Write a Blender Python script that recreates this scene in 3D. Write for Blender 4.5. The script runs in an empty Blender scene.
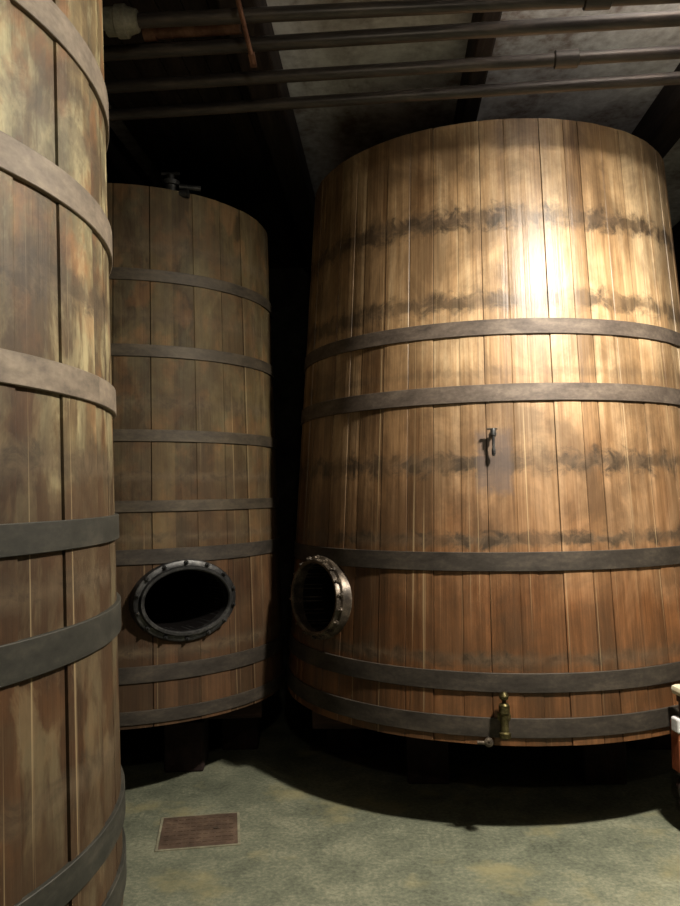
import bpy, bmesh, math, random
from mathutils import Vector, Matrix
PI = math.pi
random.seed(7)
SC = bpy.context.scene
COL = SC.collection

# ------------------------------------------------------------------ helpers
def obj(name, bm, mats, parent=None, smooth=False, loc=None):
    me = bpy.data.meshes.new(name)
    bmesh.ops.recalc_face_normals(bm, faces=bm.faces[:])
    bm.to_mesh(me); bm.free()
    if smooth:
        for p in me.polygons: p.use_smooth = True
        try: me.set_sharp_from_angle(angle=math.radians(35))
        except Exception: pass
    if not isinstance(mats, (list, tuple)): mats = [mats]
    for m in mats: me.materials.append(m)
    o = bpy.data.objects.new(name, me); COL.objects.link(o)
    if parent: o.parent = parent
    if loc is not None: o.location = loc
    return o

def tag(o, label=None, cat=None, group=None, kind=None):
    if label: o['label'] = label
    if cat: o['category'] = cat
    if group: o['group'] = group
    if kind: o['kind'] = kind
    return o

def thing(name, label, cat, loc=(0, 0, 0), rz=0, group=None):
    o = bpy.data.objects.new(name, None); COL.objects.link(o)
    o.empty_display_size = .1
    o.location = loc; o.rotation_euler = (0, 0, rz)
    return tag(o, label, cat, group)

def struct(name, bm, m, **k):
    o = obj(name, bm, m, **k); o['kind'] = 'structure'; return o

def add_box(bm, x0, x1, y0, y1, z0, z1, M=None, bev=0):
    r = bmesh.ops.create_cube(bm, size=1)
    vs = r['verts']
    for v in vs:
        v.co = Vector(((x0+x1)/2 + v.co.x*(x1-x0), (y0+y1)/2 + v.co.y*(y1-y0), (z0+z1)/2 + v.co.z*(z1-z0)))
    if bev:
        es = list({e for v in vs for e in v.link_edges})
        rr = bmesh.ops.bevel(bm, geom=es, offset=bev, segments=2, affect='EDGES', profile=.5)
        vs = list({v for f in rr['faces'] for v in f.verts} | {v for v in vs if v.is_valid})
    if M is not None:
        for v in vs: v.co = M @ v.co
    return vs

def add_lathe(bm, prof, n=32, M=None, cap=True):
    """prof: (radius, z) pairs"""
    rings = []
    for r, z in prof:
        ring = []
        for i in range(n):
            a = 2*PI*i/n
            p = Vector((r*math.cos(a), r*math.sin(a), z))
            ring.append(bm.verts.new(M @ p if M is not None else p))
        rings.append(ring)
    for a, b in zip(rings, rings[1:]):
        for i in range(n):
            bm.faces.new((a[i], a[(i+1) % n], b[(i+1) % n], b[i]))
    if cap:
        if prof[0][0] > 1e-5: bm.faces.new(rings[0][::-1])
        if prof[-1][0] > 1e-5: bm.faces.new(rings[-1])

def axis_matrix(p, d):
    d = Vector(d).normalized()
    return Matrix.Translation(Vector(p)) @ d.to_track_quat('Z', 'Y').to_matrix().to_4x4()

def add_tube(bm, p, q, r, n=16):
    p, q = Vector(p), Vector(q)
    add_lathe(bm, [(r, 0), (r, (q-p).length)], n, axis_matrix(p, q-p))

# ------------------------------------------------------------------ camera
F = 780.0; PITCH = math.radians(2.85); ROLL = math.radians(-.95); H = 1.55
cs, sn = math.cos(ROLL), math.sin(ROLL); cp, sp = math.cos(PITCH), math.sin(PITCH)
right = Vector((cs, -sp*sn, cp*sn)); up = Vector((-sn, -sp*cs, cp*cs)); fwd = Vector((0, cp, sp))
cam_d = bpy.data.cameras.new('camera'); cam = bpy.data.objects.new('camera', cam_d); COL.objects.link(cam)
cam.matrix_world = Matrix(((right.x, up.x, -fwd.x, 0), (right.y, up.y, -fwd.y, 0), (right.z, up.z, -fwd.z, H), (0, 0, 0, 1)))
cam_d.sensor_fit = 'VERTICAL'; cam_d.sensor_height = 36; cam_d.lens = 36*F/906
cam_d.clip_start = .02; cam_d.clip_end = 60
SC.camera = cam

def ray(px, py):
    return (fwd + right*((px-340)/F) - up*((py-453)/F))
def on_z(px, py, z):
    d = ray(px, py); t = (z-H)/d.z
    return Vector((d.x*t, d.y*t, z))
def on_tank(px, py, T):
    d = ray(px, py); cx, cy, R0, k = T
    a = d.x**2+d.y**2-(k*d.z)**2; RH = R0-k*H
    b = -2*(d.x*cx+d.y*cy)+2*RH*k*d.z; c = cx*cx+cy*cy-RH*RH
    t = (-b-math.sqrt(max(b*b-4*a*c, 0)))/(2*a)
    return Vector((d.x*t, d.y*t, H+d.z*t))

# ------------------------------------------------------------------ node helpers
class NT:
    def __init__(s, name):
        s.m = bpy.data.materials.new(name); s.m.use_nodes = True
        s.t = s.m.node_tree; s.n = s.t.nodes; s.l = s.t.links
        s.b = s.n['Principled BSDF']
    def _in(s, sock, v):
        if isinstance(v, bpy.types.NodeSocket): s.l.new(v, sock)
        else: sock.default_value = v
    def math(s, op, a, b=0.0, c=None, clamp=False):
        n = s.n.new('ShaderNodeMath'); n.operation = op; n.use_clamp = clamp
        s._in(n.inputs[0], a); s._in(n.inputs[1], b)
        if c is not None: s._in(n.inputs[2], c)
        return n.outputs[0]
    def uv(s):
        return s.n.new('ShaderNodeTexCoord').outputs['UV']
    def objc(s):
        return s.n.new('ShaderNodeTexCoord').outputs['Object']
    def scale(s, v, sc, off=(0, 0, 0)):
        n = s.n.new('ShaderNodeMapping'); s.l.new(v, n.inputs['Vector'])
        n.inputs['Scale'].default_value = sc; n.inputs['Location'].default_value = off
        return n.outputs[0]
    def noise(s, v, scale=1, detail=4, rough=.55, dist=0):
        n = s.n.new('ShaderNodeTexNoise'); s.l.new(v, n.inputs['Vector'])
        n.inputs['Scale'].default_value = scale; n.inputs['Detail'].default_value = detail
        n.inputs['Roughness'].default_value = rough; n.inputs['Distortion'].default_value = dist
        return n.outputs['Fac']
    def ramp(s, f, pts):
        n = s.n.new('ShaderNodeValToRGB'); s._in(n.inputs[0], f)
        e = n.color_ramp.elements
        while len(e) < len(pts): e.new(.5)
        for el, (p, c) in zip(e, pts):
            el.position = p
            el.color = (c, c, c, 1) if not hasattr(c, '__len__') else (*c, 1)
        return n.outputs[0]
    def mix(s, f, a, b, mode='MIX'):
        n = s.n.new('ShaderNodeMix'); n.data_type = 'RGBA'; n.blend_type = mode
        s._in(n.inputs[0], f)
        for sock, v in ((n.inputs[6], a), (n.inputs[7], b)):
            if isinstance(v, bpy.types.NodeSocket): s.l.new(v, sock)
            else: sock.default_value = (*v, 1)
        return n.outputs[2]
    def attr(s, name):
        n = s.n.new('ShaderNodeAttribute'); n.attribute_name = name; return n
    def bump(s, h, strength=.3, dist=.01):
        n = s.n.new('ShaderNodeBump'); s._in(n.inputs['Height'], h)
        n.inputs['Strength'].default_value = strength; n.inputs['Distance'].default_value = dist
        s.l.new(n.outputs[0], s.b.inputs['Normal'])
    def out(s, col=None, rough=None, metal=None, spec=None):
        if col is not None:
            if isinstance(col, bpy.types.NodeSocket): s.l.new(col, s.b.inputs['Base Color'])
            else: s.b.inputs['Base Color'].default_value = (*col, 1)
        if rough is not None: s._in(s.b.inputs['Roughness'], rough)
        if metal is not None: s.b.inputs['Metallic'].default_value = metal
        if spec is not None: s._in(s.b.inputs['Specular IOR Level'], spec)
        return s.m

def stave_mat(name, pale, mid, dark, bands=(), patch=0.0, rough=.5, seed=0, patch_col=(.5, .42, .24), drip=.5, low=(.16, .07, .028), lowz=(1.6, 2.1), grey=(.16, .115, .07), soil=.55, spec=.22, stain=None):
    """oak staves: UV is metres round the vat / metres up"""
    s = NT(name)
    uv = s.scale(s.uv(), (1, 1, 1), (seed*3.1, 0, seed))
    sep = s.n.new('ShaderNodeSeparateXYZ'); s.l.new(s.uv(), sep.inputs[0]); v = sep.outputs[1]
    tone = s.attr('tone').outputs['Fac']; gap = s.attr('gap').outputs['Fac']
    fine = s.noise(s.scale(uv, (95, 2.2, 1)), 1, 5, .6)
    med = s.noise(s.scale(uv, (22, .9, 1)), 1, 4, .6, .4)
    wide = s.noise(s.scale(uv, (3.2, 1.5, 1)), 1, 5, .6, .6)
    blot = s.noise(s.scale(uv, (9, 4, 1)), 1, 5, .62, .5)
    g = s.math('ADD', s.math('MULTIPLY', fine, .3), s.math('MULTIPLY', med, .35))
    g = s.math('ADD', g, s.math('MULTIPLY', wide, .35))
    g = s.math('ADD', g, s.math('MULTIPLY', s.math('SUBTRACT', tone, .5), .17))
    col = s.ramp(g, [(.34, dark), (.50, mid), (.64, pale)])
    # redder stained wood in the lower half, with light falloff painted in as darkening
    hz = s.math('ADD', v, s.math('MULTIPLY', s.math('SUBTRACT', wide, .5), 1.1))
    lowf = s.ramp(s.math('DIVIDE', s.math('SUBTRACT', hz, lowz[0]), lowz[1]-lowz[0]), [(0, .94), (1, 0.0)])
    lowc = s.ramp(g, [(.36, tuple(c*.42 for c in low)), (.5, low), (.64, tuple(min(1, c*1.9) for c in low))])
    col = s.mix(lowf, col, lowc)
    if patch:
        patch = s.math('MULTIPLY', s.math('SUBTRACT', 1.0, s.math('MULTIPLY', lowf, .9)), patch)
        pf = s.ramp(blot, [(.47, 0), (.57, 1)])
        col = s.mix(s.math('MULTIPLY', pf, patch), col, patch_col)
        pf2 = s.ramp(s.noise(s.scale(uv, (6, 3.4, 1), (9, 3, 1)), 1, 5, .6), [(.49, 0), (.6, 1)])
        col = s.mix(s.math('MULTIPLY', pf2, s.math('MULTIPLY', patch, .8)), col, (.14, .13, .075))
        pf3 = s.ramp(s.noise(s.scale(uv, (7, 5, 1), (2, 8, 1)), 1, 4, .6), [(.5, 0), (.6, 1)])
        col = s.mix(s.math('MULTIPLY', pf3, s.math('MULTIPLY', patch, .7)), col, (.27, .12, .045))
    soot = s.noise(s.scale(uv, (2.6, 2.2, 1), (11, 4, 1)), 1, 6, .68, .4)
    col = s.mix(s.ramp(soot, [(.42, soil), (.60, 0.0)]), col, (.05, .03, .016))
    # old hoop marks: ragged grey brown bands
    bn = s.noise(s.scale(uv, (11, 13, 1), (4, 1, 0)), 1, 6, .7, .5)
    bnw = s.noise(s.scale(uv, (5, .5, 1), (1, 7, 0)), 1, 3, .6)
    tot = None
    for z, w, st in bands:
        d = s.math('ABSOLUTE', s.math('SUBTRACT', v, z))
        d = s.math('ADD', d, s.math('MULTIPLY', s.math('SUBTRACT', bn, .5), w*3.2))
        f = s.ramp(s.math('DIVIDE', d, w), [(.25, min(1, st*1.15)), (.95, 0.0)])
        tot = f if tot is None else s.math('MAXIMUM', tot, f)
    if tot is not None:
        tot = s.math('MULTIPLY', tot, s.ramp(bnw, [(.35, .5), (.55, 1)]))
        col = s.mix(tot, col, s.mix(s.ramp(bn, [(.4, 0), (.62, 1)]), tuple(c*.3 for c in grey), tuple(c*.8 for c in grey)))
    if stain:       # wine stain left round the sampling tap
        dx = s.math('DIVIDE', s.math('ABSOLUTE', s.math('SUBTRACT', sep.outputs[0], stain[0])), stain[2])
        dy = s.math('DIVIDE', s.math('ABSOLUTE', s.math('SUBTRACT', v, stain[1])), stain[3])
        d = s.math('ADD', s.math('MAXIMUM', dx, dy), s.math('MULTIPLY', s.math('SUBTRACT', bn, .5), .9))
        col = s.mix(s.ramp(d, [(.7, .72), (1.0, 0)]), col, (.10, .075, .065))
    # thin pale and dark runs down the staves
    run = s.noise(s.scale(uv, (70, .35, 1), (5, 5, 0)), 1, 2, .5)
    col = s.mix(s.ramp(run, [(.66, 0), (.72, drip)]), col, (.55, .42, .24))
    run2 = s.noise(s.scale(uv, (45, .6, 1), (1, 2, 0)), 1, 3, .5)
    col = s.mix(s.ramp(run2, [(.62, 0), (.72, drip)]), col, (.06, .035, .018))
    col = s.mix(s.math('MULTIPLY', gap, .9), col, (.012, .007, .004))
    s.bump(s.math('ADD', s.math('MULTIPLY', fine, .5), s.math('MULTIPLY', blot, .5)), .45, .006)
    return s.out(col, s.math('ADD', rough, s.math('MULTIPLY', med, .15)), 0, spec)

def hoop_mat(name, c1, c2, c3, seed=0, rough=.62, metal=.2):
    s = NT(name)
    uv = s.scale(s.uv(), (1, 1, 1), (seed, seed, 0))
    a = s.noise(s.scale(uv, (5, 14, 1)), 1, 5, .65)
    b = s.noise(s.scale(uv, (40, 60, 1)), 1, 4, .6)
    f = s.math('ADD', s.math('MULTIPLY', a, .7), s.math('MULTIPLY', b, .3))
    col = s.ramp(f, [(.36, c1), (.5, c2), (.66, c3)])
    s.bump(f, .35, .003)
    return s.out(col, rough, metal, .35)

def rough_mat(name, c1, c2, c3, scale=6, rough=.8, bump=.3, bd=.01, metal=0, stretch=(1, 1, 1), det=6, spec=.3):
    s = NT(name)
    o = s.scale(s.objc(), stretch)
    a = s.noise(o, scale, det, .6, .3)
    b = s.noise(o, scale*7, 4, .6)
    f = s.math('ADD', s.math('MULTIPLY', a, .7), s.math('MULTIPLY', b, .3))
    col = s.ramp(f, [(.36, c1), (.5, c2), (.64, c3)])
    s.bump(f, bump, bd)
    return s.out(col, rough, metal, spec)

# ------------------------------------------------------------------ materials
def sized(T, s):      # move a vat along the line of sight and size it with the distance
    return (T[0]*s, T[1]*s, s*T[2]-s*T[3]*H+T[3]*H, T[3])
def zs(z, s): return H+(z-H)*s
SB, SM = 1.08, .85
BIG = sized((0.844, 4.39, 1.188, 0.071), SB); MID = sized((-1.497, 5.572, 1.080, .024), SM); NEAR = (-1.523, 1.817, .990, .021)
pt = on_tank(494, 462, BIG)
TAP_STAIN = ((math.atan2(pt.y-BIG[1], pt.x-BIG[0]) % (2*PI))*BIG[2], pt.z, .10, .16)
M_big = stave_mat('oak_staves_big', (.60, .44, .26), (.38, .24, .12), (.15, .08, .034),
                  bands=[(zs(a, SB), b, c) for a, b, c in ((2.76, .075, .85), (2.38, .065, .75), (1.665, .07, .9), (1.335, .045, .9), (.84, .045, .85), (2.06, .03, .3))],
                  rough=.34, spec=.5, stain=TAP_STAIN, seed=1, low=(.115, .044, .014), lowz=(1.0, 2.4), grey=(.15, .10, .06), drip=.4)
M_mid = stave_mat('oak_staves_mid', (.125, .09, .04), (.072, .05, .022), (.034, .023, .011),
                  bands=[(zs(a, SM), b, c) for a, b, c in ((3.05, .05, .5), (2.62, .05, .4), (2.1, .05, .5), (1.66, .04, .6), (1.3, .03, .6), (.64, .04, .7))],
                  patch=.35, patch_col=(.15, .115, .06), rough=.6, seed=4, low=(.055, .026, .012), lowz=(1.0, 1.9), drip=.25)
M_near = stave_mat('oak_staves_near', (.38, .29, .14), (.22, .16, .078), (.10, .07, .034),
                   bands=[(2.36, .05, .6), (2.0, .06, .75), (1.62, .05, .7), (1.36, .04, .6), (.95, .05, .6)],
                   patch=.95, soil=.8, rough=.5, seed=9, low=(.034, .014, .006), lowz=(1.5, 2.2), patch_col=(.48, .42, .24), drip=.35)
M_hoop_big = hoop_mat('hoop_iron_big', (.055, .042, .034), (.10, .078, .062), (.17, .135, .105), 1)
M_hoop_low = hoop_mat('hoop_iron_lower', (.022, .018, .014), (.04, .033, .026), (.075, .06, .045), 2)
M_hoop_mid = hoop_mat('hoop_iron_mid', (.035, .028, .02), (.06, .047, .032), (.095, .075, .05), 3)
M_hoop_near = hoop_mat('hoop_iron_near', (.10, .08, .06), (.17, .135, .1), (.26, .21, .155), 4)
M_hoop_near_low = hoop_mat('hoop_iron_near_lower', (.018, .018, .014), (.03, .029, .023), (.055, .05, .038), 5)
M_dark = NT('dark_inside').out((.006, .005, .005), .9, 0, .05)
M_head = rough_mat('vat_head_boards', (.03, .018, .01), (.05, .03, .015), (.08, .05, .025), 3, .85, stretch=(1, 14, 1))
M_iron = rough_mat('cast_iron', (.015, .015, .016), (.035, .035, .035), (.09, .088, .085), 14, .42, .3, .004, metal=.6, spec=.5)
M_ironp = rough_mat('cast_iron_worn', (.03, .024, .018), (.07, .055, .042), (.2, .16, .12), 16, .4, .3, .004, metal=.5, spec=.5)
M_brass = rough_mat('old_brass', (.03, .025, .01), (.09, .075, .03), (.2, .17, .08), 20, .4, .2, .003, metal=.8)
M_pipe = rough_mat('painted_pipe', (.035, .03, .03), (.06, .052, .05), (.11, .09, .08), 8, .38, .2, .003, metal=.4, stretch=(.4, 3, 3), spec=.5)
M_rustp = rough_mat('rusty_pipe', (.07, .03, .02), (.16, .075, .05), (.28, .15, .1), 8, .6, .3, .003, metal=.1)
M_beam = rough_mat('dark_beam_timber', (.012, .008, .008), (.025, .017, .015), (.045, .032, .026), 3, .8, .4, .01, stretch=(6, .6, 6))
M_board = rough_mat('ceiling_boards', (.012, .008, .007), (.026, .017, .014), (.05, .032, .024), 2.5, .85, .4, .01, stretch=(6, .6, 6))
M_plank = rough_mat('support_timber', (.018, .009, .007), (.032, .016, .011), (.06, .03, .02), 4, .8, .4, .01, stretch=(.6, 5, 5))
M_block = rough_mat('support_masonry', (.012, .007, .006), (.02, .011, .010), (.035, .02, .017), 7, .9, .5, .01)
M_wall = rough_mat('cellar_wall', (.02, .018, .017), (.04, .036, .033), (.07, .062, .055), 2.2, .95, .6, .03)

def floor_mat():
    s = NT('cellar_floor')
    o = s.objc()
    big = s.noise(o, 1.1, 5, .6, .4); med = s.noise(o, 5, 6, .65, .3); fin = s.noise(o, 55, 4, .65)
    f = s.math('ADD', s.math('MULTIPLY', big, .3), s.math('MULTIPLY', med, .35)); f = s.math('ADD', f, s.math('MULTIPLY', fin, .35))
    c = s.ramp(f, [(.38, (.06, .068, .047)), (.5, (.13, .138, .096)), (.62, (.24, .24, .165))])
    c = s.mix(s.ramp(s.noise(s.scale(o, (1, 1, 1), (4, 2, 1)), 2.4, 4, .6), [(.54, 0), (.66, .6)]), c, (.26, .23, .115))
    s.bump(s.math('ADD', s.math('MULTIPLY', med, .6), s.math('MULTIPLY', fin, .4)), .5, .012)
    return s.out(c, .75, 0, .3)
M_floor = floor_mat()
def plaster_mat():
    s = NT('ceiling_plaster')
    o = s.objc()
    a = s.noise(s.scale(o, (2.4, 1.2, 1)), 1, 6, .65, .7); b = s.noise(o, 16, 5, .65)
    f = s.math('ADD', s.math('MULTIPLY', a, .65), s.math('MULTIPLY', b, .35))
    c = s.ramp(f, [(.38, (.26, .21, .19)), (.48, (.5, .48, .48)), (.6, (.75, .74, .74))])
    s.bump(f, .4, .01)
    return s.out(c, .9, 0, .2)
M_plaster = plaster_mat()

# ------------------------------------------------------------------ the room
YAW = math.radians(3.5)
RM = Matrix.Rotation(-YAW, 4, 'Z')
X0, X1, Y0, Y1, ZC = -3.3, 2.75, -2.9, 7.4, 3.75
def room_box(x0, x1, y0, y1, z0, z1, bev=0):
    bm = bmesh.new(); add_box(bm, x0, x1, y0, y1, z0, z1, RM, bev); return bm
struct('floor', room_box(X0, X1, Y0, Y1, -.15, 0), M_floor)
struct('ceiling', room_box(X0, X1, Y0, Y1, ZC, ZC+.12), M_plaster)
struct('wall_left', room_box(X0-.2, X0, Y0, Y1, -.15, ZC+.12), M_wall)
struct('wall_right', room_box(X1, X1+.2, Y0, Y1, -.15, ZC+.12), M_wall)
struct('wall_back', room_box(X0-.2, X1+.2, Y1, Y1+.2, -.15, ZC+.12), M_wall)
struct('wall_front', room_box(X0-.2, X1+.2, Y0-.2, Y0, -.15, ZC+.12), M_wall)
n = 1
for a, b in ((-2.72, -2.57), (-1.77, -1.61), (-.66, -.50), (.43, .52), (1.55, 1.72), (2.45, 2.6)):
    bm = room_box(a, b, Y0, Y1, 3.55, ZC, .012)
    struct('trim_%d' % n, bm, M_beam); n += 1
# dark boarding laid between two of the joists
bm = bmesh.new(); x = -1.50
add_box(bm, -1.50, -.66, Y0, Y1, 3.735, 3.749, RM)
while x < -.67:
    w = min(random.uniform(.11, .16), -.662-x)
    add_box(bm, x+.003, x+w-.003, Y0, Y1, 3.715+random.uniform(0, .006), 3.737, RM)
    x += w
struct('trim_%d' % n, bm, M_board); n += 1

# ------------------------------------------------------------------ vats
def tank_point(T, th, z, out=0):
    r = T[2]-T[3]*z+out
    return Vector((r*math.cos(th), r*math.sin(th), z))

def staves_bm(T, zb, zt, seed, wmin, wmax):
    rnd = random.Random(seed)
    cx, cy, R0, k = T
    ths = []; th = 0
    ws = []
    while th < 2*PI:
        w = rnd.uniform(wmin, wmax)/R0
        ws.append(w); th += w
    f = 2*PI/sum(ws); ws = [w*f for w in ws]
    cols = []   # (theta, radial offset, gap, tone)
    th = 0; g = .0032/R0
    for w in ws:
        off = rnd.uniform(-.002, .0025); tone = rnd.random()
        a = th+g; b = th+w-g
        gq = rnd.random()**1.3; cols.append((th, -.0015-.008*gq, .25+.75*gq, tone))
        cols.append((a, off-.001, 0, tone)); 
        m = 4
        for i in range(1, m): cols.append((a+(b-a)*i/m, off, 0, tone))
        cols.append((b, off-.001, 0, tone))
        th += w
    nz = 30
    bm = bmesh.new()
    uvl = bm.loops.layers.uv.new('UVMap')
    tl = bm.verts.layers.float.new('tone'); gl = bm.verts.layers.float.new('gap')
    prof = [(zb+.05, -.045, 0), (zb, -.04, 0), (zb, 0, 1)]
    for i in range(1, nz): prof.append((zb+(zt-zb)*i/nz, 0, 1))
    prof += [(zt, 0, 1), (zt, -.04, 0), (zt-.06, -.045, 0)]
    rings = []
    for z, o, outer in prof:
        ring = []
        for (t, ro, gp, tn) in cols:
            p = tank_point(T, t, z, o+(ro if outer else 0))
            v = bm.verts.new(p); v[tl] = tn; v[gl] = gp
            ring.append(v)
        rings.append(ring)
    N = len(cols)
    for (ra, pa), (rb, pb) in zip(zip(rings, prof), zip(rings[1:], prof[1:])):
        for i in range(N):
            j = (i+1) % N
            f = bm.faces.new((ra[i], ra[j], rb[j], rb[i]))
            t0 = cols[i][0]; t1 = cols[j][0] if j else 2*PI
            for lp, (t, z) in zip(f.loops, ((t0, pa[0]), (t1, pa[0]), (t1, pb[0]), (t0, pb[0]))):
                lp[uvl].uv = (t*R0, z)
            f.material_index = 0
    for ring in (rings[0], rings[-1]):
        f = bm.faces.new(ring); f.material_index = 1
    return bm

def cut(o, M, rx, ry, depth):
    """real elliptical opening through the staves"""
    bm = bmesh.new()
    add_lathe(bm, [(1, -depth), (1, .3)], 48, M @ Matrix.Diagonal((rx, ry, 1, 1)))
    bmesh.ops.recalc_face_normals(bm, faces=bm.faces[:])
    me = bpy.data.meshes.new('opening'); bm.to_mesh(me); bm.free()
    me.materials.append(M_dark)
    c = bpy.data.objects.new('opening', me); COL.objects.link(c)
    md = o.modifiers.new('opening', 'BOOLEAN'); md.operation = 'DIFFERENCE'; md.object = c; md.solver = 'EXACT'
    md.material_mode = 'TRANSFER'; c.parent = o.parent; bpy.context.view_layer.update()
    dg = bpy.context.evaluated_depsgraph_get(); dg.update()
    me2 = bpy.data.meshes.new_from_object(o.evaluated_get(dg), preserve_all_data_layers=True, depsgraph=dg)
    o.modifiers.clear(); o.data = me2; o.data.name = o.name
    bpy.data.objects.remove(c)

def hoop_bm(T, z0, z1, th=.008, jt=0.6, wob=0):
    bm = bmesh.new(); uvl = bm.loops.layers.uv.new('UVMap')
    N = 160; c = .0015
    prof = [(z0, -.004), (z0, th-c), (z0+c, th), (z1-c, th), (z1, th-c), (z1, -.004)]
    rings = []
    for z, o in prof:
        rings.append([bm.verts.new(tank_point(T, 2*PI*i/N, z+wob*math.sin(2*PI*i/N+jt), o)) for i in range(N)])
    L = len(rings)
    for q in range(L):
        a, b = rings[q], rings[(q+1) % L]
        for i in range(N):
            j = (i+1) % N
            f = bm.faces.new((a[i], a[j], b[j], b[i]))
            for lp, (ii, zz) in zip(f.loops, ((i, prof[q][0]), (i+1, prof[q][0]), (i+1, prof[(q+1) % L][0]), (i, prof[(q+1) % L][0]))):
                lp[uvl].uv = (2*PI*ii/N*T[2], zz+(.01*q))
    return bm

def joint_bm(T, z0, z1, a):
    """overlapped riveted end of a hoop"""
    bm = bmesh.new(); da = .09/T[2]
    v = []
    for o in (.007, .013):
        for t in (a-da, a, a+da):
            for z in (z0+.003, z1-.003): v.append(bm.verts.new(tank_point(T, t, z, o)))
    def q(*i): bm.faces.new([v[k] for k in i])
    for b in (0, 2):
        q(b, b+1, b+3, b+2); q(b+6, b+8, b+9, b+7)
        q(b, b+2, b+8, b+6); q(b+1, b+7, b+9, b+3)
    q(0, 6, 7, 1); q(4, 5, 11, 10)
    for t in (a-da*.7, a-da*.25, a+da*.25, a+da*.7):
        p = tank_point(T, t, (z0+z1)/2, .012); nrm = Vector((math.cos(t), math.sin(t), 0))
        add_lathe(bm, [(.009, 0), (.008, .004), (.004, .006)], 10, axis_matrix(p, nrm))
    return bm

def make_vat(name, label, T, zb, zt, hoops, mat, seed, wmin=.075, wmax=.16, holes=(), joints=2.2, group=None):
    cx, cy = T[0], T[1]
    root = thing(name, label, 'wine vat', (cx, cy, 0))
    TT = (0, 0, T[2], T[3])
    st = obj('staves', staves_bm(T, zb, zt, seed, wmin, wmax), [mat, M_head, M_dark], root)
    for M, rx, ry in holes: cut(st, M, rx, ry, .8)
    for i, (z0, z1, hm, th) in enumerate(hoops):
        h = obj('hoop', hoop_bm(T, z0, z1, th, i*1.7, .0025 if 0 < i else 0), hm, root, smooth=True)
        obj('joint', joint_bm(T, z0, z1, joints+i*.37), hm, h)
    return root

def frame_at(T, px, py, out=0):
    """local matrix on the vat wall under a picture point: x along wall, y up, z outwards"""
    p = on_tank(px, py, T)
    a = math.atan2(p.y-T[1], p.x-T[0])
    nrm = Vector((math.cos(a), math.sin(a), T[3])).normalized()
    xax = Vector((-math.sin(a), math.cos(a), 0)); yax = nrm.cross(xax)
    q = p - Vector((T[0], T[1], 0)) + nrm*out
    return Matrix(((xax.x, yax.x, nrm.x, q.x), (xax.y, yax.y, nrm.y, q.y), (xax.z, yax.z, nrm.z, q.z), (0, 0, 0, 1))), a

def ring_bm(M, rx, ry, prof, n=64):
    """elliptical ring; prof = (outward offset from ellipse, height)"""
    bm = bmesh.new(); rings = []
    for o, z in prof:
        rings.append([bm.verts.new(M @ Vector(((rx+o)*math.cos(2*PI*i/n), (ry+o)*math.sin(2*PI*i/n), z))) for i in range(n)])
    L = len(rings)
    for q in range(L):
        a, b = rings[q], rings[(q+1) % L]
        for i in range(n):
            bm.faces.new((a[i], a[(i+1) % n], b[(i+1) % n], b[i]))
    return bm

def add_manhole(root, M, rx, ry, mat, lip, nb, flange=.05):
    # rx, ry = clear opening
    r = obj('manhole_ring', ring_bm(M, rx, ry, [(0, -.14), (0, lip-.006), (.006, lip), (.018, lip), (.022, lip-.008), (.024, lip-.02),
            (flange-.012, lip-.022), (flange-.004, lip-.026), (flange, lip-.034), (flange, -.14)]), mat, root, smooth=True)
    for i in range(nb):
        a = 2*PI*(i+.5)/nb
        x = (rx+flange*.72)*math.cos(a); y = (ry+flange*.72)*math.sin(a)
        bm = bmesh.new()
        B = M @ Matrix.Translation((x, y, lip-.026)) @ Matrix.Rotation(a, 4, 'Z')
        add_lathe(bm, [(.013, 0), (.013, .010), (.010, .013)], 6, B)
        add_lathe(bm, [(.006, .012), (.006, .024), (.004, .026)], 8, B)
        obj('bolt', bm, mat, r)
    return r

HB, HL = M_hoop_big, M_hoop_low
# big vat
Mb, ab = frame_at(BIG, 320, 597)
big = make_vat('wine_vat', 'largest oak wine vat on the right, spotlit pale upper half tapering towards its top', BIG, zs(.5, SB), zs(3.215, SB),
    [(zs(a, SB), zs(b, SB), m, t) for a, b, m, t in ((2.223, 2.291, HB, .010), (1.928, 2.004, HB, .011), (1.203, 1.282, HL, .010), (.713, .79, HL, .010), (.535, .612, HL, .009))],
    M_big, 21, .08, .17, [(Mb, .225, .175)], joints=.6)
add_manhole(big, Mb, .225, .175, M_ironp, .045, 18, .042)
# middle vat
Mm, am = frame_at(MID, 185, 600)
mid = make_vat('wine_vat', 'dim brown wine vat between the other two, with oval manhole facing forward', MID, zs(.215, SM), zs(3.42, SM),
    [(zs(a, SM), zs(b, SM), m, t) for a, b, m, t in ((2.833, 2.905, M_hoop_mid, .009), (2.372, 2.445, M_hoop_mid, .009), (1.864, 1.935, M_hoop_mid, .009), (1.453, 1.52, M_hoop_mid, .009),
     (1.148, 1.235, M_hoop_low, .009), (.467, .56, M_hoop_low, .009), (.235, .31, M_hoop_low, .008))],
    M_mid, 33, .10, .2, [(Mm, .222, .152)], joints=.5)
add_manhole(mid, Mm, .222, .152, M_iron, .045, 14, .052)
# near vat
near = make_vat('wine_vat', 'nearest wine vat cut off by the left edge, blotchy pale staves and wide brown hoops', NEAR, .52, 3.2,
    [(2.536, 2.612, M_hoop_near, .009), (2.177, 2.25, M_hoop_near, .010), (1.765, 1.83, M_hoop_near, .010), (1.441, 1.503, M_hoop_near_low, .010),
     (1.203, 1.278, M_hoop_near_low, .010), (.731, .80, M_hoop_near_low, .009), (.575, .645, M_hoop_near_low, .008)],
    M_near, 55, .11, .2, joints=1.0)

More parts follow.
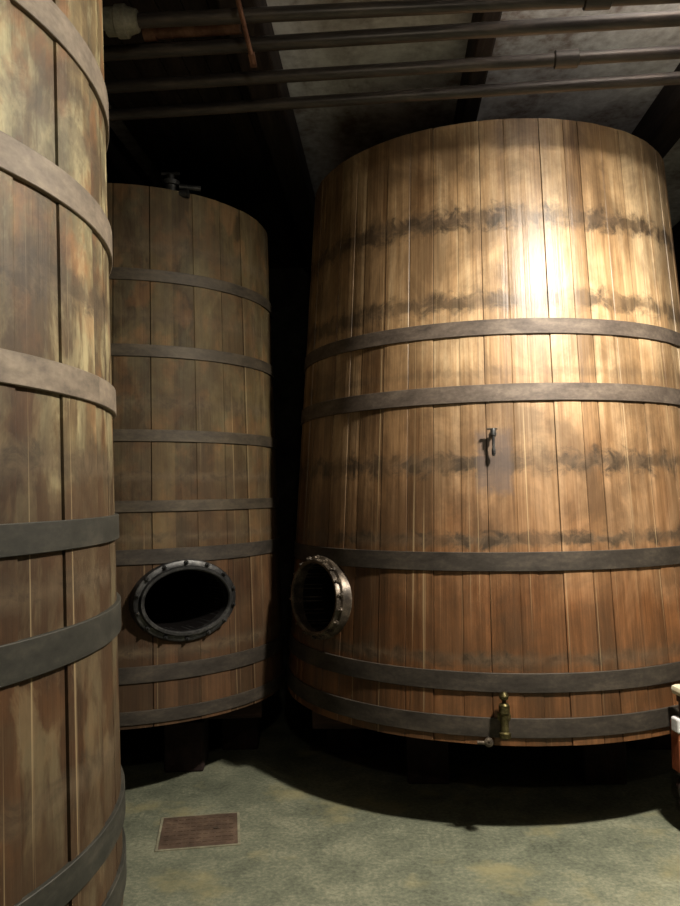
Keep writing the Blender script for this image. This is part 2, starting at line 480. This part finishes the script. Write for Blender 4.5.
# sampling tap and the pale mark round it on the big vat
M, a = frame_at(BIG, 493, 434)
tp = bmesh.new()
add_lathe(tp, [(.016, -.004), (.016, .006), (.008, .008), (.008, .045)], 16, M)
add_lathe(tp, [(.011, -.018), (.013, -.01), (.013, .012), (.008, .018)], 14, M @ Matrix.Translation((0, .0, .042)) @ Matrix.Rotation(PI/2, 4, 'X'))
add_lathe(tp, [(.007, 0), (.0065, .06), (.009, .066), (.009, .085), (.006, .095)], 12, M @ Matrix.Translation((0, -.012, .044)) @ Matrix.Rotation(PI/2+.12, 4, 'X'))
t = obj('sampling_tap', tp, M_iron, big, smooth=True); t['label'] = 'small dark metal tap'
hb = bmesh.new(); add_box(hb, -.028, .02, .014, .022, .036, .048, M, .002)
obj('tap_handle', hb, M_ironp, t)

# drain cock at the foot of the big vat
M, a = frame_at(BIG, 504, 716)
db = bmesh.new()
V = M @ Matrix.Translation((0, 0, .055)) @ Matrix.Rotation(-PI/2, 4, 'X')
add_lathe(db, [(.017, -.02), (.024, -.012), (.024, .02), (.018, .026), (.018, .10), (.026, .106), (.026, .125), (.018, .13)], 20,
          M @ Matrix.Translation((0, .045, .055)) @ Matrix.Rotation(PI/2, 4, 'X'))
add_lathe(db, [(.03, -.003), (.03, .01), (.016, .012), (.016, .05)], 20, M)
t = obj('drain_cock', db, M_brass, big, smooth=True); t['label'] = 'upright tarnished brass drain cock'
kb = bmesh.new()
add_lathe(kb, [(.009, 0), (.009, .012), (.018, .018), (.022, .03), (.017, .043), (.008, .05)], 16, M @ Matrix.Translation((0, .065, .055)) @ Matrix.Rotation(-PI/2, 4, 'X'))
obj('cock_key', kb, M_brass, t, smooth=True)
M, a = frame_at(BIG, 489, 741)
sb = bmesh.new()
add_lathe(sb, [(.014, -.01), (.014, .014), (.02, .016), (.02, .03), (.012, .034), (.006, .034), (.006, .02)], 14, M, cap=False)
add_lathe(sb, [(.008, -.03), (.008, .03)], 10, M @ Matrix.Translation((-.02, -.004, .022)) @ Matrix.Rotation(PI/2, 4, 'Y'))
obj('bung', sb, M_ironp, big, smooth=True)

# filling fitting on the top rim of the middle vat
p = on_z(178, 186, zs(3.42, SM)) - Vector((MID[0], MID[1], 0))
a = math.atan2(p.y, p.x); q = Vector((.79*math.cos(a), .79*math.sin(a), zs(3.42, SM)-.06))
bm = bmesh.new()
add_lathe(bm, [(.035, 0), (.035, .10), (.05, .102), (.05, .125), (.02, .13), (.02, .16)], 16, Matrix.Translation(q))
add_tube(bm, q+Vector((-.10, .0, .05)), q+Vector((.10, -.02, .05)), .022, 12)
add_tube(bm, q+Vector((.05, -.02, .09)), q+Vector((.16, 0, .085)), .014, 10)
t = obj('filling_fitting', bm, M_iron, mid, smooth=True)
bm = bmesh.new(); add_box(bm, -.05, .05, -.008, .008, .16, .175, Matrix.Translation(q), .003)
obj('valve_handle', bm, M_iron, t)

# ------------------------------------------------------------------ supports under the vats
def supports(T, zb, name_of, group, offs, lows, rz):
    th = .14
    R = T[2]-T[3]*zb
    c, s_ = math.cos(rz), math.sin(rz)
    for i, off in enumerate(offs):
        half = math.sqrt(R*R-off*off)-.10
        bm = bmesh.new(); add_box(bm, -half, half, -.075, .075, -th, 0, bev=.006)
        o = obj('support_beam', bm, M_plank)
        o.location = (T[0]-off*s_, T[1]+off*c, zb); o.rotation_euler = (0, 0, rz)
        tag(o, 'dark timber bearer %s under %s' % (('nearest the viewer', 'in the middle', 'farthest back')[i], name_of), 'beam', group)
        for j, u in enumerate(lows[i]):
            bm = bmesh.new(); hgt = zb-th
            add_box(bm, -.11, .11, -.12, .12, 0, hgt, bev=.012)
            b = obj('support_block', bm, M_block)
            x = u*half
            b.location = (T[0]-off*s_+x*c, T[1]+off*c+x*s_, 0); b.rotation_euler = (0, 0, rz)
            side = 'left' if u < -.2 else ('right' if u > .2 else 'central')
            tag(b, '%s reddish block under the %s bearer of %s' % (side, ('front', 'middle', 'rear')[i], name_of), 'block', group.replace('timber bearers', 'blocks'))
supports(BIG, zs(.5, SB), 'the big spotlit vat', 'timber bearers under the big vat', (-.45, .1, .65), ((-.42, .45), (-.8, 0, .8), (-.8, .8)), -.05)
supports(MID, zs(.215, SM), 'the dim middle vat', 'timber bearers under the middle vat', (-.2, .15, .5), ((-.35, .45), (-.8, .8), (-.8, .8)), 0.05)
supports(NEAR, .52, 'the nearest vat', 'timber bearers under the near vat', (-.6, 0, .6), ((-.8, .8), (-.85, .85), (-.8, .8)), 0)

# ------------------------------------------------------------------ pipes below the ceiling
ZP = 3.3
def pipe(pa, pb, r, label, mat=M_pipe, x0=-2.95, x1=2.5, z=ZP, group='pipes under the ceiling'):
    A, B = on_z(*pa, z), on_z(*pb, z); d = (B-A)/(B.x-A.x)
    P, Q = A+d*(x0-A.x), A+d*(x1-A.x)
    bm = bmesh.new()
    L = (Q-P).length; prof = [(r, 0)]
    N = max(2, int(L/.5))
    for i in range(1, N): prof.append((r, L*i/N))
    prof.append((r, L))
    Mx = axis_matrix(Vector((0, 0, 0)), Q-P)
    add_lathe(bm, prof, 18, Mx)
    o = obj('ceiling_pipe', bm, mat, smooth=True); o.location = P
    tag(o, label, 'pipe', group)
    def at(x): return d*(x-P.x)+Vector((0, 0, 0)), (Q-P).normalized()
    return o, at, P
pipes = []
pipes.append(pipe((296, 103), (680, 78), .026, 'dark ceiling pipe lowest in view, nearest to the top of the big vat'))
pipes.append(pipe((296, 75.5), (680, 52), .026, 'dark ceiling pipe just above the lowest one, unlit'))
pipes.append(pipe((283, 42.5), (680, 18), .028, 'ceiling pipe with a bright sheen along its right half, second from the top edge'))
pipes.append(pipe((270, 14.5), (680, -5), .026, 'topmost visible ceiling pipe running into the glare, pale coupling at its left'))
for k, (o, at, P) in enumerate(pipes):
    for x in ((-2.2, .95) if k % 2 else (-1.9, 2.0)):
        c, d = at(x)
        bm = bmesh.new(); add_lathe(bm, [(.027, -.05), (.036, -.045), (.036, .045), (.027, .05)], 18, axis_matrix(c, d))
        obj('coupling', bm, M_pipe, o, smooth=True)
o, at, P = pipes[3]
c, d = at(on_z(120, 18, ZP).x)
bm = bmesh.new(); add_lathe(bm, [(.028, -.06), (.05, -.055), (.05, -.02), (.058, -.015), (.058, .02), (.05, .025), (.04, .06), (.028, .065)], 18, axis_matrix(c, d))
M_pale = rough_mat('pale_coupling', (.12, .115, .09), (.2, .19, .15), (.3, .28, .23), 12, .6, .2, .003)
t = obj('coupling', bm, M_pale, o, smooth=True); t['label'] = 'pale thick coupling'
# short rusty pipe
xa, xb = on_z(144, 33, 3.36).x, on_z(240, 27, 3.36).x
o, at, P = pipe((144, 33), (240, 27), .026, 'short rusty red pipe end between two long pipes, top left', M_rustp, xa, xb, 3.36)
bm = bmesh.new(); c, d = at(xa+.03); add_lathe(bm, [(.026, -.03), (.034, -.028), (.034, .02), (.026, .022)], 16, axis_matrix(c, d)); obj('end_cap', bm, M_rustp, o, smooth=True)
# hanger rod strapped down from the joist
A = on_z(253, 62, 3.22); B = on_z(236, -8, 3.24); Cc = Vector((B.x, B.y-.05, 3.56))
bm = bmesh.new(); add_tube(bm, (0, 0, 0), B-A, .009, 10); add_tube(bm, B-A, Cc-A, .009, 10); add_box(bm, -.012, .012, -.06, .03, -.006, .006)
o = obj('pipe_hanger', bm, M_rustp); o.location = A
tag(o, 'thin slanting metal hanger rod crossing the pipes at upper left, fixed to the dark joist', 'hanger')
# hangers for each long pipe
# ------------------------------------------------------------------ cover plate in the floor
pts = [on_z(158.5, 851, 0), on_z(239, 844, 0), on_z(236, 814, 0), on_z(163, 819, 0)]
cen = sum(pts, Vector())/4
ex = ((pts[1]-pts[0])+(pts[2]-pts[3])); wx = ex.length/2; ex.normalize()
ey = Vector((-ex.y, ex.x, 0)); wy = (abs((pts[3]-pts[0]).dot(ey))+abs((pts[2]-pts[1]).dot(ey)))/2
root = thing('floor_hatch', 'small brown rectangular metal cover plate set in the floor before the middle vat', 'floor cover', (cen.x, cen.y, 0), math.atan2(ex.y, ex.x))
M_plate = rough_mat('rusty_plate', (.06, .04, .028), (.10, .066, .046), (.16, .11, .075), 9, .7, .4, .004, metal=.2)
M_frame = rough_mat('plate_frame', (.13, .12, .08), (.2, .19, .13), (.28, .26, .18), 10, .8, .3, .004)
bm = bmesh.new(); hx, hy = wx/2, wy/2
add_box(bm, -hx, hx, -hy, hy, -.02, .006, bev=.002)
for i in range(-5, 6):
    for j in range(-3, 4):
        add_box(bm, i*hx/6-.011, i*hx/6+.011, j*hy/4-.003, j*hy/4+.003, .005, .0085, Matrix.Rotation(0, 4, 'Z'))
pl = obj('plate', bm, M_plate, root)
bm = bmesh.new()
for x0, x1, y0, y1 in ((-hx-.012, hx+.012, -hy-.012, -hy), (-hx-.012, hx+.012, hy, hy+.012), (-hx-.012, -hx, -hy, hy), (hx, hx+.012, -hy, hy)):
    add_box(bm, x0, x1, y0, y1, -.02, .005, bev=.001)
obj('frame', bm, M_frame, root)
bm = bmesh.new(); add_box(bm, hx*.45-.012, hx*.45+.012, -.004, .004, .008, .013, bev=.002); obj('lifting_lug', bm, M_ironp, pl)

# ------------------------------------------------------------------ stool at the right edge
SX, SY, SH = 1.748, 3.38, .655
st = thing('stool', 'old carved wooden stool with a cream seat cushion at the right edge of the picture', 'stool', (SX, SY, 0), math.radians(6))
M_cream = rough_mat('cream_cushion', (.5, .44, .3), (.62, .56, .4), (.72, .66, .5), 20, .8, .3, .003)
M_red = rough_mat('red_brown_wood', (.10, .028, .014), (.18, .05, .022), (.26, .08, .035), 8, .35, .2, .003, stretch=(4, 4, 1), spec=.5)
M_blackw = rough_mat('dark_wood', (.012, .008, .008), (.025, .015, .013), (.05, .03, .025), 10, .3, .2, .003, spec=.5)
M_gilt = rough_mat('worn_gilt', (.4, .28, .1), (.55, .42, .18), (.65, .52, .28), 20, .45, .2, .002, metal=.4)
M_white = rough_mat('pale_bracket', (.4, .4, .4), (.55, .55, .56), (.65, .65, .66), 20, .6, .2, .002)
W = .21
bm = bmesh.new(); add_box(bm, -W-.035, W+.035, -W-.035, W+.035, SH-.045, SH, bev=.02); obj('seat_cushion', bm, M_cream, st, smooth=True)
bm = bmesh.new()
add_box(bm, -W-.015, W+.015, -W-.015, W+.015, SH-.075, SH-.045, bev=.004)
for sx in (-1, 1): add_box(bm, sx*W-.012, sx*W+.012, -W, W, SH-.16, SH-.075)
for sy in (-1, 1): add_box(bm, -W, W, sy*W-.012, sy*W+.012, SH-.16, SH-.075)
obj('apron', bm, M_blackw, st)
for sx in (-1, 1):
    for sy in (-1, 1):
        bm = bmesh.new()
        add_box(bm, sx*W-.036, sx*W+.036, sy*W-.036, sy*W+.036, SH-.38, SH-.16, bev=.005)
        lg = obj('leg', bm, M_red, st)
        bm = bmesh.new()
        add_lathe(bm, [(.034, 0), (.034, -.012), (.02, -.02), (.018, -.03), (.032, -.05), (.034, -.07), (.026, -.1), (.016, -.125), (.024, -.135), (.024, -.15),
                       (.014, -.16), (.022, -.175), (.024, -.19), (.012, -.21), (.010, -.235), (.016, -.245), (.014, -.28)][::-1], 16, Matrix.Translation((sx*W, sy*W, SH-.38)))
        obj('turned_foot', bm, M_blackw, lg, smooth=True)
        bm = bmesh.new()
        add_lathe(bm, [(.036, 0), (.036, .006), (.026, .010), (.022, .006), (.012, .008), (.006, .014)], 20, Matrix.Translation((sx*W+.004, sy*W-.035, SH-.235)) @ Matrix.Rotation(PI/2, 4, 'X'))
        obj('rosette', bm, M_gilt, lg, smooth=True)
        bm = bmesh.new(); add_box(bm, sx*W-.042, sx*W-.006, sy*W-.042, sy*W+.020, SH-.205, SH-.14, bev=.008)
        obj('corner_bracket', bm, M_white, lg)

# ------------------------------------------------------------------ lamps
M_lampmetal = rough_mat('lamp_enamel', (.02, .025, .02), (.04, .045, .04), (.06, .065, .06), 8, .4, .1, .002, metal=.3)
def emit(name, c, s_):
    s = NT(name); s.b.inputs['Emission Color'].default_value = (*c, 1); s.b.inputs['Emission Strength'].default_value = s_
    return s.out((.8, .8, .8), .5)
M_glow = emit('lamp_diffuser', (1, .9, .72), 6)
def lamp(x, y, z, down, upw, col, rad, label):
    root = thing('pendant_lamp', label, 'lamp', (x, y, z))
    bm = bmesh.new()
    add_lathe(bm, [(.195, .0), (.20, 0), (.20, .20), (.195, .20), (.195, .0)], 40, cap=False)
    add_lathe(bm, [(.195, .012), (.195, .02)], 40)
    obj('drum_shade', bm, M_lampmetal, root, smooth=True)
    bm = bmesh.new(); add_lathe(bm, [(.12, .002), (.12, .010)], 32); obj('diffuser', bm, M_glow, root)
    bm = bmesh.new(); add_tube(bm, (0, 0, .05), (0, 0, ZC-z), .005, 8); obj('cord', bm, M_lampmetal, root)
    for nm, pw, zz, rx, r in (('down_light', down, -.004, 0, rad), ('up_light', upw, .19, PI, .12)):
        if not pw: continue
        L = bpy.data.lights.new(nm, 'AREA'); L.shape = 'DISK'; L.size = r*2; L.energy = pw; L.color = col
        o = bpy.data.objects.new(nm, L); COL.objects.link(o); o.parent = root; o.location = (0, 0, zz); o.rotation_euler = (rx, 0, 0)
    L = bpy.data.lights.new('lamp_filament', 'POINT'); L.energy = down*.42; L.color = col; L.shadow_soft_size = .005
    o = bpy.data.objects.new('lamp_filament', L); COL.objects.link(o); o.parent = root; o.location = (0, 0, -.008)
    return root
lamp(1.42, 2.38, 3.15, 170, 40, (1, .92, .79), .10, 'drum pendant lamp hanging just above the picture in front of the big vat')
def bulb(x, y, z, e, col, r, label):
    root = thing('bulb_lamp', label, 'lamp', (x, y, z))
    bm = bmesh.new(); add_tube(bm, (0, 0, .05), (0, 0, ZC-z), .005, 8); add_lathe(bm, [(.02, .04), (.025, .045), (.025, .09), (.01, .1)], 16); obj('socket', bm, M_lampmetal, root)
    bm = bmesh.new(); bmesh.ops.create_icosphere(bm, subdivisions=3, radius=.04); g = obj('bulb', bm, M_glow, root, smooth=True)
    g.visible_shadow = True
    L = bpy.data.lights.new('bulb_light', 'POINT'); L.energy = e; L.color = col; L.shadow_soft_size = r
    o = bpy.data.objects.new('bulb_light', L); COL.objects.link(o); o.parent = root; o.location = (0, 0, -.06-r)
bulb(.1, .1, 2.75, 23, (1, .9, .68), .05, 'bare bulb hanging behind the viewer')

w = bpy.data.worlds.new('world'); SC.world = w; w.use_nodes = True
w.node_tree.nodes['Background'].inputs[0].default_value = (.3, .32, .5, 1)
w.node_tree.nodes['Background'].inputs[1].default_value = .02

vs = SC.view_settings
vs.view_transform = 'Standard'; vs.look = 'None'; vs.exposure = 0; vs.gamma = 1; vs.use_curve_mapping = False
